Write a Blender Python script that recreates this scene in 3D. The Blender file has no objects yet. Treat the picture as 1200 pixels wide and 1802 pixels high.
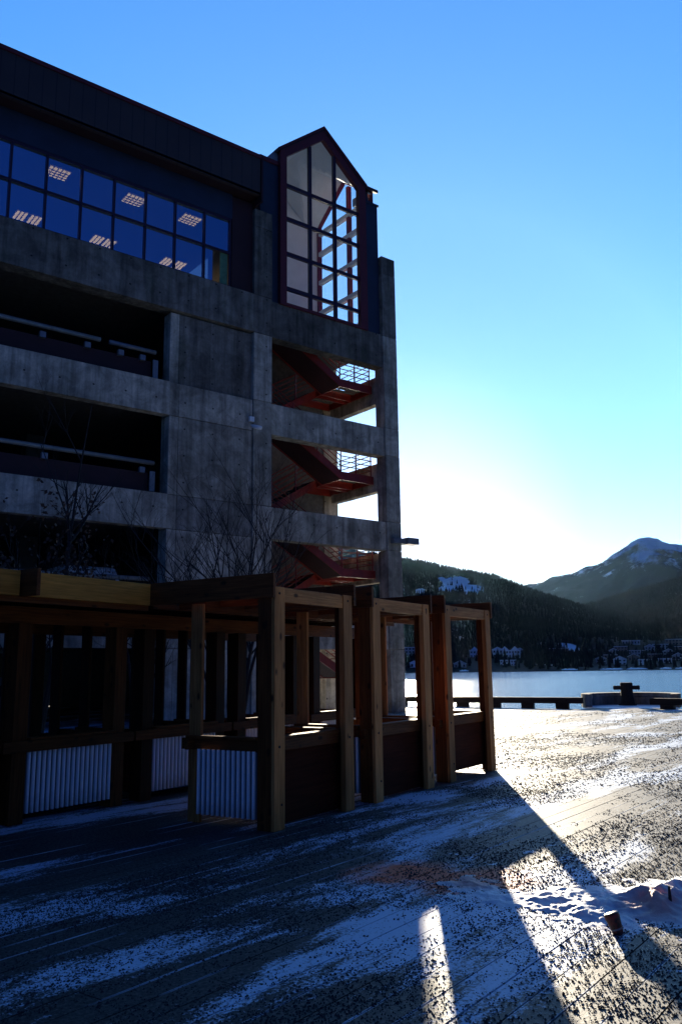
import bpy, math, random
import numpy as np
from mathutils import Vector, Matrix, noise

# ------------------------------------------------------------------ camera, sky, sun, exposure
S = bpy.context.scene
R = math.radians
FPX = 1471.7
PITCH, ROLL, YAW, CAMH = R(10.634), R(-0.730), R(38.226), 1.62
fwd = Vector((math.sin(YAW)*math.cos(PITCH), math.cos(YAW)*math.cos(PITCH), math.sin(PITCH)))
r0 = Vector((math.cos(YAW), -math.sin(YAW), 0)); u0 = r0.cross(fwd)
rt = r0*math.cos(ROLL) + u0*math.sin(ROLL); upv = u0*math.cos(ROLL) - r0*math.sin(ROLL)
cam = bpy.data.cameras.new('camera'); camo = bpy.data.objects.new('camera', cam)
S.collection.objects.link(camo); S.camera = camo
camo.matrix_world = Matrix(((rt.x, upv.x, -fwd.x, 0), (rt.y, upv.y, -fwd.y, 0), (rt.z, upv.z, -fwd.z, CAMH), (0, 0, 0, 1)))
cam.sensor_fit = 'VERTICAL'; cam.sensor_height = 36; cam.lens = FPX/1802*36
cam.clip_start = 0.1; cam.clip_end = 30000

SUN_AZ, SUN_EL = 42.05, 9.1
SKY_STR, SUN_STR, EXPO = 0.137, 5.0, 1.55
w = bpy.data.worlds.new('World'); S.world = w; w.use_nodes = True
nt = w.node_tree; nt.nodes.clear()
sky = nt.nodes.new('ShaderNodeTexSky'); sky.sky_type = 'NISHITA'; sky.sun_disc = False
sky.sun_elevation = R(SUN_EL); sky.sun_rotation = R(SUN_AZ)
sky.air_density = 1.0; sky.dust_density = 0.25; sky.ozone_density = 6.0; sky.altitude = 0
hs = nt.nodes.new('ShaderNodeHueSaturation'); hs.inputs['Saturation'].default_value = 1.0
wb = nt.nodes.new('ShaderNodeMix'); wb.data_type = 'RGBA'; wb.blend_type = 'MULTIPLY'
wb.inputs[0].default_value = 1; wb.inputs[7].default_value = (1, 1, 1, 1)
bg = nt.nodes.new('ShaderNodeBackground'); bg.inputs[1].default_value = SKY_STR
wo = nt.nodes.new('ShaderNodeOutputWorld')
nt.links.new(sky.outputs[0], wb.inputs[6]); nt.links.new(wb.outputs[2], hs.inputs['Color'])
# the sky falls off to a deep blue away from the sun
tc = nt.nodes.new('ShaderNodeTexCoord'); dt = nt.nodes.new('ShaderNodeVectorMath'); dt.operation = 'DOT_PRODUCT'
dt.inputs[1].default_value = (math.sin(R(SUN_AZ))*math.cos(R(SUN_EL)), math.cos(R(SUN_AZ))*math.cos(R(SUN_EL)), math.sin(R(SUN_EL)))
cr = nt.nodes.new('ShaderNodeValToRGB'); mr = nt.nodes.new('ShaderNodeMapRange'); mr.inputs[1].default_value = -1; mr.inputs[2].default_value = 1
nt.links.new(tc.outputs['Generated'], dt.inputs[0]); nt.links.new(dt.outputs['Value'], mr.inputs[0]); nt.links.new(mr.outputs[0], cr.inputs[0])
ce = cr.color_ramp.elements
for p_, c_ in ((.62, (.085, .100, .178, 1)), (.78, (.29, .32, .42, 1)), (.885, (.93, 1.04, 1.03, 1)), (.965, (1.12, 1.03, .92, 1)), (.988, (.76, .80, .78, 1)), (.996, (.80, .76, .72, 1))): ce.new(p_).color = c_
ce[0].position = .1; ce[0].color = (.095, .108, .222, 1); ce[-1].position = 1.0; ce[-1].color = (.75, .62, .6, 1)
fo = nt.nodes.new('ShaderNodeMix'); fo.data_type = 'RGBA'; fo.blend_type = 'MULTIPLY'; fo.inputs[0].default_value = 1
nt.links.new(hs.outputs[0], fo.inputs[6]); nt.links.new(cr.outputs[0], fo.inputs[7])
nt.links.new(fo.outputs[2], bg.inputs[0]); nt.links.new(bg.outputs[0], wo.inputs[0])
sl = bpy.data.lights.new('sun', 'SUN'); sl.energy = SUN_STR; sl.angle = R(0.5); sl.color = (1.0, 0.87, 0.66)
so = bpy.data.objects.new('sun', sl); S.collection.objects.link(so)
sd = Vector((math.sin(R(SUN_AZ))*math.cos(R(SUN_EL)), math.cos(R(SUN_AZ))*math.cos(R(SUN_EL)), math.sin(R(SUN_EL))))
so.rotation_euler = sd.to_track_quat('Z', 'Y').to_euler(); so.location = (30, 30, 40)
S.view_settings.view_transform = 'Standard'; S.view_settings.look = 'None'
S.view_settings.exposure = EXPO; S.view_settings.gamma = 1; S.view_settings.use_curve_mapping = False
S.cycles.volume_bounces = 0; S.cycles.max_bounces = 8; S.cycles.transparent_max_bounces = 16
S.cycles.volume_max_steps = 64
S.cycles.sample_clamp_indirect = 4

rnd = random.Random(7); rng = np.random.default_rng(5)

# ------------------------------------------------------------------ helpers
def link(o): S.collection.objects.link(o); return o
def tag(o, label=None, cat=None, group=None, kind=None):
    if label: o['label'] = label
    if cat: o['category'] = cat
    if group: o['group'] = group
    if kind: o['kind'] = kind
    return o
def empty(name, loc, label, cat, group=None):
    o = link(bpy.data.objects.new(name, None)); o.location = loc; o.empty_display_size = .2
    return tag(o, label, cat, group)
def wloc(o):
    v = Vector(o.location)
    while o.parent: o = o.parent; v = v + Vector(o.location)
    return v
class MB:
    def __init__(s): s.v = []; s.f = []
    def poly(s, pts, faces):
        b = len(s.v); s.v += [tuple(p) for p in pts]; s.f += [tuple(b+i for i in f) for f in faces]; return s
    def box(s, x0, x1, y0, y1, z0, z1):
        return s.poly([(x0,y0,z0),(x1,y0,z0),(x1,y1,z0),(x0,y1,z0),(x0,y0,z1),(x1,y0,z1),(x1,y1,z1),(x0,y1,z1)],
                      [(0,3,2,1),(4,5,6,7),(0,1,5,4),(1,2,6,5),(2,3,7,6),(3,0,4,7)])
    def prism(s, poly, a0, a1, axis='Y'):
        n = len(poly); P = []
        for a in (a0, a1):
            for (p, q) in poly:
                P.append((p, a, q) if axis == 'Y' else ((a, p, q) if axis == 'X' else (p, q, a)))
        F = [tuple(range(n-1, -1, -1)), tuple(range(n, 2*n))] + [(i, (i+1) % n, n+(i+1) % n, n+i) for i in range(n)]
        return s.poly(P, F)
    def bar(s, p, q, a, b, up=(0, 0, 1)):
        p, q = Vector(p), Vector(q); d = (q-p).normalized(); side = d.cross(Vector(up))
        if side.length < 1e-4: side = Vector((1, 0, 0))
        side.normalize(); u = side.cross(d); P = []
        for c in (p, q):
            for i, j in ((-1,-1),(1,-1),(1,1),(-1,1)): P.append(c + side*i*a/2 + u*j*b/2)
        return s.poly(P, [(3,2,1,0),(4,5,6,7),(0,1,5,4),(1,2,6,5),(2,3,7,6),(3,0,4,7)])
    def tube(s, pts, rad, n=6, cap=True):
        pts = [Vector(p) for p in pts]; b = len(s.v); m = len(pts)
        rad = rad if isinstance(rad, (list, tuple)) else [rad]*m
        for i, p in enumerate(pts):
            d = (pts[min(i+1, m-1)]-pts[max(i-1, 0)]).normalized()
            a = d.cross(Vector((0, 0, 1))) if abs(d.z) < .95 else d.cross(Vector((1, 0, 0)))
            a.normalize(); c = a.cross(d)
            for k in range(n):
                t = 2*math.pi*k/n; s.v.append(tuple(p + (a*math.cos(t)+c*math.sin(t))*rad[i]))
        for i in range(m-1):
            for k in range(n):
                s.f.append((b+i*n+k, b+i*n+(k+1) % n, b+(i+1)*n+(k+1) % n, b+(i+1)*n+k))
        if cap:
            s.f.append(tuple(b+k for k in range(n-1, -1, -1))); s.f.append(tuple(b+(m-1)*n+k for k in range(n)))
        return s
    def build(s, name, mat, parent=None, smooth=False, bevel=0):
        me = bpy.data.meshes.new(name)
        off = wloc(parent) if parent else Vector((0, 0, 0))
        me.from_pydata([(x-off.x, y-off.y, z-off.z) for x, y, z in s.v], [], s.f); me.update()
        me.materials.append(mat)
        if smooth: me.shade_smooth()
        o = link(bpy.data.objects.new(name, me)); o.parent = parent
        if bevel:
            m = o.modifiers.new('bevel', 'BEVEL'); m.width = bevel; m.segments = 2; m.limit_method = 'ANGLE'
        return o
def npmesh(name, V, F, mat, parent=None, smooth=False):
    me = bpy.data.meshes.new(name); V = np.asarray(V, dtype=np.float32); F = np.asarray(F, dtype=np.int32)
    k = F.shape[1]; me.vertices.add(len(V)); me.vertices.foreach_set('co', V.ravel())
    me.loops.add(F.size); me.loops.foreach_set('vertex_index', F.ravel())
    me.polygons.add(len(F)); me.polygons.foreach_set('loop_start', np.arange(0, F.size, k, dtype=np.int32))
    me.polygons.foreach_set('loop_total', np.full(len(F), k, dtype=np.int32))
    me.update(calc_edges=True); me.validate(); me.materials.append(mat)
    (me.shade_smooth if smooth else me.shade_flat)()
    o = link(bpy.data.objects.new(name, me)); o.parent = parent
    return o

# ------------------------------------------------------------------ materials
class N:
    """small node graph builder"""
    def __init__(s, name):
        s.m = bpy.data.materials.new(name); s.m.use_nodes = True; s.t = s.m.node_tree
        s.b = s.t.nodes['Principled BSDF']; s.o = s.t.nodes['Material Output']
    def n(s, typ, **kw):
        nd = s.t.nodes.new(typ)
        for k, v in kw.items():
            if k.startswith('i_'):
                nd.inputs[k[2:].replace('_', ' ')].default_value = v
            else: setattr(nd, k, v)
        return nd
    def l(s, a, b): s.t.links.new(a, b)
    def coord(s, kind='Object'): return s.n('ShaderNodeTexCoord').outputs[kind]
    def mapping(s, vec, scale=(1, 1, 1), rot=(0, 0, 0), loc=(0, 0, 0)):
        m = s.n('ShaderNodeMapping'); m.inputs['Scale'].default_value = scale; m.inputs['Rotation'].default_value = rot
        m.inputs['Location'].default_value = loc; s.l(vec, m.inputs[0]); return m.outputs[0]
    def noise(s, vec, scale, detail=4, rough=.55, dist=0):
        m = s.n('ShaderNodeTexNoise'); m.inputs['Scale'].default_value = scale; m.inputs['Detail'].default_value = detail
        m.inputs['Roughness'].default_value = rough; m.inputs['Distortion'].default_value = dist
        if vec is not None: s.l(vec, m.inputs['Vector'])
        return m.outputs['Fac']
    def ramp(s, fac, stops):
        r = s.n('ShaderNodeValToRGB'); cr = r.color_ramp
        while len(cr.elements) < len(stops): cr.elements.new(.5)
        for e, (p, c) in zip(cr.elements, stops):
            e.position = p; e.color = (c, c, c, 1) if isinstance(c, (int, float)) else (*c, 1)
        s.l(fac, r.inputs[0]); return r.outputs[0]
    def math(s, op, a, b=None, c=None, clamp=False):
        m = s.n('ShaderNodeMath', operation=op, use_clamp=clamp)
        for i, x in enumerate((a, b, c)):
            if x is None: continue
            if isinstance(x, (int, float)): m.inputs[i].default_value = x
            else: s.l(x, m.inputs[i])
        return m.outputs[0]
    def mix(s, fac, a, b, mode='MIX'):
        m = s.n('ShaderNodeMix', data_type='RGBA', blend_type=mode)
        for i, x in ((0, fac), (6, a), (7, b)):
            if isinstance(x, (int, float)): m.inputs[i].default_value = x
            elif isinstance(x, (tuple, list)): m.inputs[i].default_value = (*x[:3], 1)
            else: s.l(x, m.inputs[i])
        return m.outputs[2]
    def bump(s, h, strength=.3, dist=.02):
        b = s.n('ShaderNodeBump'); b.inputs['Strength'].default_value = strength; b.inputs['Distance'].default_value = dist
        s.l(h, b.inputs['Height']); s.l(b.outputs[0], s.b.inputs['Normal'])
    def set(s, **kw):
        for k, v in kw.items():
            i = s.b.inputs[{'col': 'Base Color', 'rough': 'Roughness', 'metal': 'Metallic', 'spec': 'Specular IOR Level'}[k]]
            if isinstance(v, (int, float)): i.default_value = v
            elif isinstance(v, (tuple, list)): i.default_value = (*v[:3], 1)
            else: s.l(v, i)
        return s
def plain(name, col, rough=.6, metal=0, var=.25, scale=6, bump=.1):
    g = N(name); c = g.coord(); f = g.noise(c, scale, 5)
    g.set(col=g.ramp(f, [(.3, tuple(x*(1-var) for x in col)), (.7, tuple(x*(1+var) for x in col))]), rough=rough, metal=metal)
    if bump: g.bump(g.noise(c, scale*8, 3), bump, .01)
    return g.m
def mk_concrete(name, base=(.50, .455, .37), holes=True, dark=1.0):
    g = N(name); c = g.coord()
    big = g.noise(c, .35, 6, .6, .4); streak = g.noise(g.mapping(c, (1.8, 1.8, .12)), 2.2, 6, .65)
    fine = g.noise(c, 14, 5, .6); cloud = g.noise(c, 1.7, 6, .65, .6)
    rnd_ = g.n('ShaderNodeObjectInfo').outputs['Random']
    a = g.math('MULTIPLY', g.ramp(big, [(.32, .55), (.68, 1.2)]), g.ramp(streak, [(.36, .58), (.6, 1.15)]))
    a = g.math('MULTIPLY', a, g.ramp(cloud, [(.38, .62), (.62, 1.12)]))
    a = g.math('MULTIPLY', a, g.ramp(fine, [(.3, .86), (.7, 1.1)]))
    a = g.math('MULTIPLY', a, g.math('MULTIPLY_ADD', rnd_, .5, .78*dark))
    col = g.mix(1.0, base, a, 'MULTIPLY')
    green = g.noise(g.mapping(c, (1, 1, .2)), 1.3, 4)
    col = g.mix(g.ramp(green, [(.55, 0), (.75, .35)]), col, (.09, .12, .07))
    if holes:
        sp = g.n('ShaderNodeSeparateXYZ'); g.l(c, sp.inputs[0])
        fx = g.math('SUBTRACT', g.math('FRACT', g.math('MULTIPLY', sp.outputs[0], 1/1.05)), .5)
        fz = g.math('SUBTRACT', g.math('FRACT', g.math('MULTIPLY', sp.outputs[2], 1/.9)), .5)
        d = g.math('ADD', g.math('MULTIPLY', fx, fx), g.math('MULTIPLY', fz, fz))
        h = g.math('LESS_THAN', d, .0011)
        col = g.mix(g.math('MULTIPLY', h, .85), col, (.02, .02, .02))
    g.set(col=col, rough=.88, spec=.2); g.bump(g.math('ADD', fine, g.math('MULTIPLY', cloud, .6)), .35, .012)
    return g.m
def mk_wood(name, c1, c2, knots=True, rough=.62):
    """grain runs along the object's local Z"""
    g = N(name); c = g.coord(); rd = g.n('ShaderNodeObjectInfo').outputs['Random']
    v = g.n('ShaderNodeVectorMath', operation='ADD'); g.l(c, v.inputs[0])
    cmb = g.n('ShaderNodeCombineXYZ'); g.l(g.math('MULTIPLY', rd, 31.), cmb.inputs[0]); g.l(g.math('MULTIPLY', rd, 17.), cmb.inputs[2])
    g.l(cmb.outputs[0], v.inputs[1]); c = v.outputs[0]
    grain = g.noise(g.mapping(c, (22, 22, .9)), 2.2, 6, .62, .8)
    wide = g.noise(g.mapping(c, (3, 3, .7)), 1.6, 3)
    col = g.mix(g.ramp(grain, [(.35, 0), (.62, 1)]), c2, c1)
    col = g.mix(1.0, col, g.ramp(wide, [(.3, .72), (.7, 1.2)]), 'MULTIPLY')
    col = g.mix(1.0, col, g.math('MULTIPLY_ADD', rd, .5, .75), 'MULTIPLY')
    if knots:
        vo = g.n('ShaderNodeTexVoronoi'); vo.inputs['Scale'].default_value = 1; vo.inputs['Randomness'].default_value = .9
        g.l(g.mapping(c, (7, 7, 3.6)), vo.inputs['Vector'])
        k = g.ramp(vo.outputs['Distance'], [(.10, 1), (.2, .0)])
        col = g.mix(g.math('MULTIPLY', k, .85), col, (.025, .012, .006))
    g.set(col=col, rough=rough, spec=.12); g.bump(grain, .3, .006)
    return g.m

M = {}
M['conc'] = mk_concrete('cast_concrete')
M['conc_dark'] = mk_concrete('weathered_concrete', (.27, .25, .215), True, .85)
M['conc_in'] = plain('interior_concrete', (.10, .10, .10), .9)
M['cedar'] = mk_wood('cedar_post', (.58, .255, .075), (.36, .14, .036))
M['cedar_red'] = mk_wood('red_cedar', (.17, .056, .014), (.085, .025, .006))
M['cedar_gold'] = mk_wood('golden_cedar', (.62, .28, .05), (.40, .17, .025), False)
M['ply'] = mk_wood('stained_plywood', (.085, .022, .009), (.055, .014, .006), False, .9)
M['oldtimber'] = mk_wood('tarred_timber', (.05, .04, .035), (.02, .017, .015), True, .8)
M['redsteel'] = plain('red_painted_steel', (.20, .016, .010), .42, 0, .25, 3)
M['maroon'] = plain('maroon_metal', (.11, .014, .02), .5, 0, .15, 2)
M['maroon_dark'] = plain('dark_maroon_panel', (.035, .010, .014), .7, 0, .2, 2)
M['navy'] = plain('dark_blue_cladding', (.020, .030, .058), .5, 0, .2, 1.2)
M['frame'] = plain('dark_window_frame', (.03, .012, .03), .4, 0, .2, 3)
M['white'] = plain('white_paint', (.78, .78, .76), .6, 0, .06, 2)
M['galv'] = plain('galvanised_pipe', (.20, .22, .25), .45, .3, .2, 3)
def mk_corr():
    g = N('corrugated_sheet'); c = g.coord(); at = g.n('ShaderNodeAttribute', attribute_name='groove_shade').outputs['Fac']
    n = g.noise(g.mapping(c, (1, 1, .5)), 5, 5, .7); col = g.mix(g.ramp(n, [(.3, 0), (.7, 1)]), (.82, .83, .82), (.94, .94, .93))
    col = g.mix(g.ramp(at, [(.25, .86), (.6, 0)]), col, (.07, .08, .09))  # shade between the ribs painted in: valleys coloured darker than crests
    sp = g.n('ShaderNodeSeparateXYZ'); g.l(c, sp.inputs[0])
    low = g.math('MULTIPLY', g.ramp(g.math('ADD', sp.outputs[2], g.math('MULTIPLY', g.noise(c, 9, 4), .25)), [(.16, 1), (.42, 0)]), .55)
    g.set(col=g.mix(low, col, (.16, .13, .10)), rough=.5, metal=.1); return g.m
M['corr'] = mk_corr()
M['black'] = plain('black_void', (.012, .012, .014), .9)
M['camwhite'] = plain('white_plastic', (.9, .9, .9), .35, 0, .05)
M['fixture'] = plain('grey_lamp_housing', (.16, .17, .18), .45, .2)
M['bark'] = plain('birch_bark', (.028, .022, .022), .85, 0, .35, 12, .4)
M['dryleaf'] = plain('dry_leaf', (.10, .045, .025), .8, 0, .4, 9)
M['snow'] = plain('settled_snow', (.82, .86, .92), .55, 0, .06, 2, .3)
def mk_ribbed():
    g = N('ribbed_fascia'); c = g.coord(); sp = g.n('ShaderNodeSeparateXYZ'); g.l(c, sp.inputs[0])
    f = g.math('FRACT', g.math('MULTIPLY', sp.outputs[0], 1/.42)); ln = g.math('LESS_THAN', f, .07)
    big = g.noise(c, .8, 4)
    col = g.mix(g.ramp(big, [(.3, 0), (.7, 1)]), (.040, .028, .028), (.055, .038, .036))
    g.set(col=g.mix(ln, col, (.018, .013, .017)), rough=.55); g.bump(g.math('SUBTRACT', 1.0, ln), .6, .02); return g.m
M['fascia'] = mk_ribbed()
def mk_glass(name, refl, tint, rough=0.0):
    g = N(name); t = g.t; t.nodes.remove(g.b)
    gl = g.n('ShaderNodeBsdfGlossy'); gl.inputs['Roughness'].default_value = rough; gl.inputs['Color'].default_value = (.42, .74, 1, 1)
    tr = g.n('ShaderNodeBsdfTransparent'); tr.inputs['Color'].default_value = (*tint, 1)
    lw = g.n('ShaderNodeLayerWeight'); lw.inputs['Blend'].default_value = .5
    fr = g.math('MULTIPLY_ADD', g.math('POWER', lw.outputs['Facing'], 4.5), .9, .04)
    wav = g.noise(g.coord(), .9, 2); bp = g.n('ShaderNodeBump'); bp.inputs['Strength'].default_value = .02; g.l(wav, bp.inputs['Height']); g.l(bp.outputs[0], gl.inputs['Normal'])
    f = g.math('ADD', fr, refl, clamp=True)
    mx = g.n('ShaderNodeMixShader'); g.l(f, mx.inputs[0]); g.l(tr.outputs[0], mx.inputs[1]); g.l(gl.outputs[0], mx.inputs[2])
    g.l(mx.outputs[0], g.o.inputs[0]); return g.m
M['office_glass'] = mk_glass('blue_reflective_glass', .78, (.36, .42, .5))
M['clear_glass'] = mk_glass('clear_glass', .03, (.93, .96, .98))
def emis(name, col, st):
    g = N(name); g.b.inputs['Emission Color'].default_value = (*col, 1); g.b.inputs['Emission Strength'].default_value = st
    g.set(col=(.8, .8, .8)); return g.m
M['lamp'] = emis('fluorescent_tube', (1, .62, .26), 1.6)
M['taillight'] = emis('small_lamp', (1, .75, .6), .6)

# ------------------------------------------------------------------ setting: deck, sea
DA = R(15.5); dux, duy = math.cos(DA), math.sin(DA)
EA = R(19.5); EX = Vector((math.cos(EA), math.sin(EA), 0)); EY = Vector((-math.sin(EA), math.cos(EA), 0))
def P(a, b, z=0): v = EX*a + EY*b; return Vector((v.x, v.y, z))
def mk_deck():
    g = N('frosty_deck_boards'); c = g.coord()
    uv = g.mapping(c, (1, 1, 1), (0, 0, -DA))
    at = g.n('ShaderNodeAttribute', attribute_name='board').outputs['Fac']
    cmb = g.n('ShaderNodeCombineXYZ'); g.l(g.math('MULTIPLY', at, 40.), cmb.inputs[0]); g.l(g.math('MULTIPLY', at, 9.), cmb.inputs[2])
    va = g.n('ShaderNodeVectorMath', operation='ADD'); g.l(uv, va.inputs[0]); g.l(cmb.outputs[0], va.inputs[1])
    grain = g.noise(g.mapping(va.outputs[0], (1.2, 34, 10)), 2.0, 5, .6, .5)
    wood = g.mix(g.ramp(grain, [(.3, 0), (.7, 1)]), (.10, .085, .06), (.19, .16, .108))
    wood = g.mix(1.0, wood, g.math('MULTIPLY_ADD', at, .3, .85), 'MULTIPLY')
    # damp patches, deepened by shade painted into the boards nearer stalls and camera
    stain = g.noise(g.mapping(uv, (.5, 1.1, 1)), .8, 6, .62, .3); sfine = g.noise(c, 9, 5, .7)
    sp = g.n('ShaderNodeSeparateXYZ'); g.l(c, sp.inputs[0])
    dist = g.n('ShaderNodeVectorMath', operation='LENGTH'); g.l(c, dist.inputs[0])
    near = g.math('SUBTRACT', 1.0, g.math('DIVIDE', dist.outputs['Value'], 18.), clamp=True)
    shade_side = g.math('DIVIDE', g.math('ADD', g.math('SUBTRACT', sp.outputs[1], g.math('MULTIPLY', sp.outputs[0], .55)), 0.4), 3.0, clamp=True)
    st = g.math('ADD', g.math('ADD', stain, g.math('MULTIPLY', g.math('SUBTRACT', sfine, .5), .25)), g.math('MULTIPLY', g.math('MULTIPLY', near, shade_side), .40))
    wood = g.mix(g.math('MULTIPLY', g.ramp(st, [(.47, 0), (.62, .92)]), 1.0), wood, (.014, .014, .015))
    frost = g.ramp(g.noise(c, 38, 5, .75), [(.45, 0), (.62, .5)])
    col = g.mix(g.math('MULTIPLY', frost, g.math('SUBTRACT', 1.15, near, clamp=True)), wood, (.42, .40, .34))
    def blob(x, y, rx, ry):
        d = g.n('ShaderNodeVectorMath', operation='LENGTH'); mm = g.mapping(c, (1, 1, 1), (0, 0, 0), (-x, -y, 0)); mm2 = g.mapping(mm, (1/rx, 1/ry, 1), (0, 0, -.6)); g.l(mm2, d.inputs[0])
        return g.math('SUBTRACT', 1.0, d.outputs['Value'], clamp=True)
    # thin snow film, ragged edged, a little drawn out along the boards
    s1 = g.noise(g.mapping(uv, (.32, 1.25, 1)), .85, 6, .6, .35)
    s2 = g.noise(g.mapping(uv, (1., 2.6, 1)), 5.5, 5, .7); s3 = g.noise(c, 42, 4, .7)
    s = g.math('ADD', s1, g.math('ADD', g.math('MULTIPLY', g.math('SUBTRACT', s2, .5), .20), g.math('MULTIPLY', g.math('SUBTRACT', s3, .5), .30)))
    s = g.math('ADD', s, g.math('MULTIPLY', blob(5.1, 4.1, 1.0, .8), .16))
    m = g.ramp(s, [(.51, 0), (.565, .97)])
    # snow packed into the joints between boards
    spu = g.n('ShaderNodeSeparateXYZ'); g.l(uv, spu.inputs[0])
    fr = g.math('ABSOLUTE', g.math('SUBTRACT', g.math('FRACT', g.math('ADD', g.math('DIVIDE', spu.outputs[1], .195), .5)), .5))
    joint = g.math('MULTIPLY', g.math('LESS_THAN', fr, .055), g.ramp(g.noise(g.mapping(uv, (.5, 3, 1)), 1.3, 4), [(.50, 0), (.62, .8)]))
    m = g.math('MAXIMUM', m, joint)
    col = g.mix(m, col, (.70, .82, .96))
    # dark grit grains too small to be separate stones
    vo = g.n('ShaderNodeTexVoronoi'); vo.inputs['Scale'].default_value = 34; g.l(c, vo.inputs['Vector'])
    gm = g.math('MULTIPLY', g.ramp(vo.outputs['Distance'], [(.16, 1), (.24, 0)]), g.ramp(g.noise(g.mapping(uv, (.6, 1.2, 1)), 1.5, 6, .7), [(.44, 0), (.60, .9)]))
    col = g.mix(gm, col, (.03, .03, .035))
    stn = g.noise(c, 3.2, 6, .68, .5)
    b = g.math('MAXIMUM', g.math('MULTIPLY', blob(4.80, 5.35, .75, .6), .62), g.math('MULTIPLY', blob(5.05, 4.75, .8, .55), .8))
    b = g.math('MAXIMUM', b, g.math('MULTIPLY', blob(5.4, 3.55, .6, .5), .8))
    b = g.math('MAXIMUM', b, g.math('MULTIPLY', g.math('MAXIMUM', blob(4.90, 5.25, .22, .42), blob(5.08, 4.72, .2, .42)), 2.2))
    b = g.math('MULTIPLY', g.ramp(g.math('MULTIPLY', b, g.math('MULTIPLY', stn, 2.2)), [(.14, 0), (.5, .97)]), 1.0)
    col = g.mix(b, col, (.95, .15, .035))
    g.set(col=col, rough=.6, spec=.35)
    g.bump(g.math('ADD', g.math('ADD', g.math('MULTIPLY', m, .35), g.math('MULTIPLY', s3, .6)), g.math('ADD', g.math('MULTIPLY', grain, .1), g.math('MULTIPLY', gm, .5))), .5, .006)
    return g.m
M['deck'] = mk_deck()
def build_deck():
    V, F, A = [], [], []; pitch, gap = .195, .009
    j = -25
    while j*pitch < 36:
        v0, v1 = j*pitch+gap/2, (j+1)*pitch-gap/2; u = -14 + rnd.uniform(-4, 0)
        # the harbour edge, in (u, v) of the board frame
        while u < 46:
            L = rnd.choice([3.66, 4.27, 4.88]); u1 = u+L-.006
            vm = (v0+v1)/2; umax = 31.2 + .07*(vm-10)
            if vm < 12: umax = 33.0
            cut = min(u1, umax)
            if cut > u+.1:
                z = rnd.uniform(-.003, 0); b = len(V)
                for (uu, vv, zz) in ((u,v0,z),(cut,v0,z),(cut,v1,z),(u,v1,z),(u,v0,-.06),(cut,v0,-.06),(cut,v1,-.06),(u,v1,-.06)):
                    V.append((uu*dux-vv*duy, uu*duy+vv*dux, zz))
                F += [(b,b+1,b+2,b+3),(b,b+4,b+5,b+1),(b+1,b+5,b+6,b+2),(b+2,b+6,b+7,b+3),(b+3,b+7,b+4,b)]
                A += [rnd.random()]*5
            u += L
        j += 1
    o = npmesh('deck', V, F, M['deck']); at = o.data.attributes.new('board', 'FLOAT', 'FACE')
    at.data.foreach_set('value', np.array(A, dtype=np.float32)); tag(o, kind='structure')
    m = MB(); q = [(-20,-12),(33,-12),(33,12),(30,40),(-20,40)]
    m.poly([(a*dux-b*duy, a*duy+b*dux, -.062) for a, b in q], [tuple(range(5))])
    m.poly([(a*dux-b*duy, a*duy+b*dux, -6) for a, b in q] + [(a*dux-b*duy, a*duy+b*dux, -.062) for a, b in q], [(i, (i+1) % 5, 5+(i+1) % 5, 5+i) for i in range(5)])
    tag(m.build('ground', M['black']), kind='structure')
build_deck()
def mk_sea():
    g = N('sea_water'); c = g.coord()
    g.set(col=(.05, .17, .32), rough=.16, spec=.5); g.b.inputs['IOR'].default_value = 1.33
    n1 = g.noise(g.mapping(c, (1, 1.0, 1)), .55, 5, .6); n2 = g.noise(c, .06, 4, .6); n3 = g.noise(c, 2.2, 3)
    g.bump(g.math('ADD', g.math('ADD', n1, g.math('MULTIPLY', n2, 2.2)), g.math('MULTIPLY', n3, .25)), 1.0, .24); return g.m
M['sea'] = mk_sea()
m = MB(); m.poly([(-4000,-400,-3.5),(9000,-400,-3.5),(9000,9000,-3.5),(-4000,9000,-3.5)], [(0,1,2,3)])
tag(m.build('sea', M['sea']), kind='structure')

# ------------------------------------------------------------------ hills
def interp(tab, a): return float(np.interp(a, [t[0] for t in tab], [t[1] for t in tab]))
RA = [(24,11.5),(33.5,10.3),(36.6,9.0),(39.8,8.0),(41,7.6),(42.3,7.35),(44.0,7.0),(46.3,6.42),(48.6,5.95),(49.9,5.4),(51.5,4.75),(53.3,4.2),(54.9,3.7),(56.8,3.2),(60.2,2.85),(65,2.6),(75,2.6)]
RB = [(49.6,2.9),(52.5,3.5),(54.9,4.0),(56.9,4.45),(58.7,4.88),(60.4,5.36),(63.1,6.1),(66.9,6.9),(75,6.5)]
RM = [(44,2.5),(48.1,4.28),(49.9,5.48),(51.6,5.76),(53.4,6.17),(55.3,6.6),(56.4,7.2),(57.2,7.72),(57.9,8.15),(58.5,8.26),(59.1,8.2),(59.8,7.93),(60.6,7.7),(62.6,7.84),(66.8,6.0),(74,5)]
def fbm(x, y, s, seed=0, oct=5):
    v = 0; a = 1; t = 0
    for i in range(oct): v += a*noise.noise(Vector((x*s+seed, y*s+seed*1.7, seed*.3))); t += a; a *= .5; s *= 2.1
    return v/t
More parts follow.
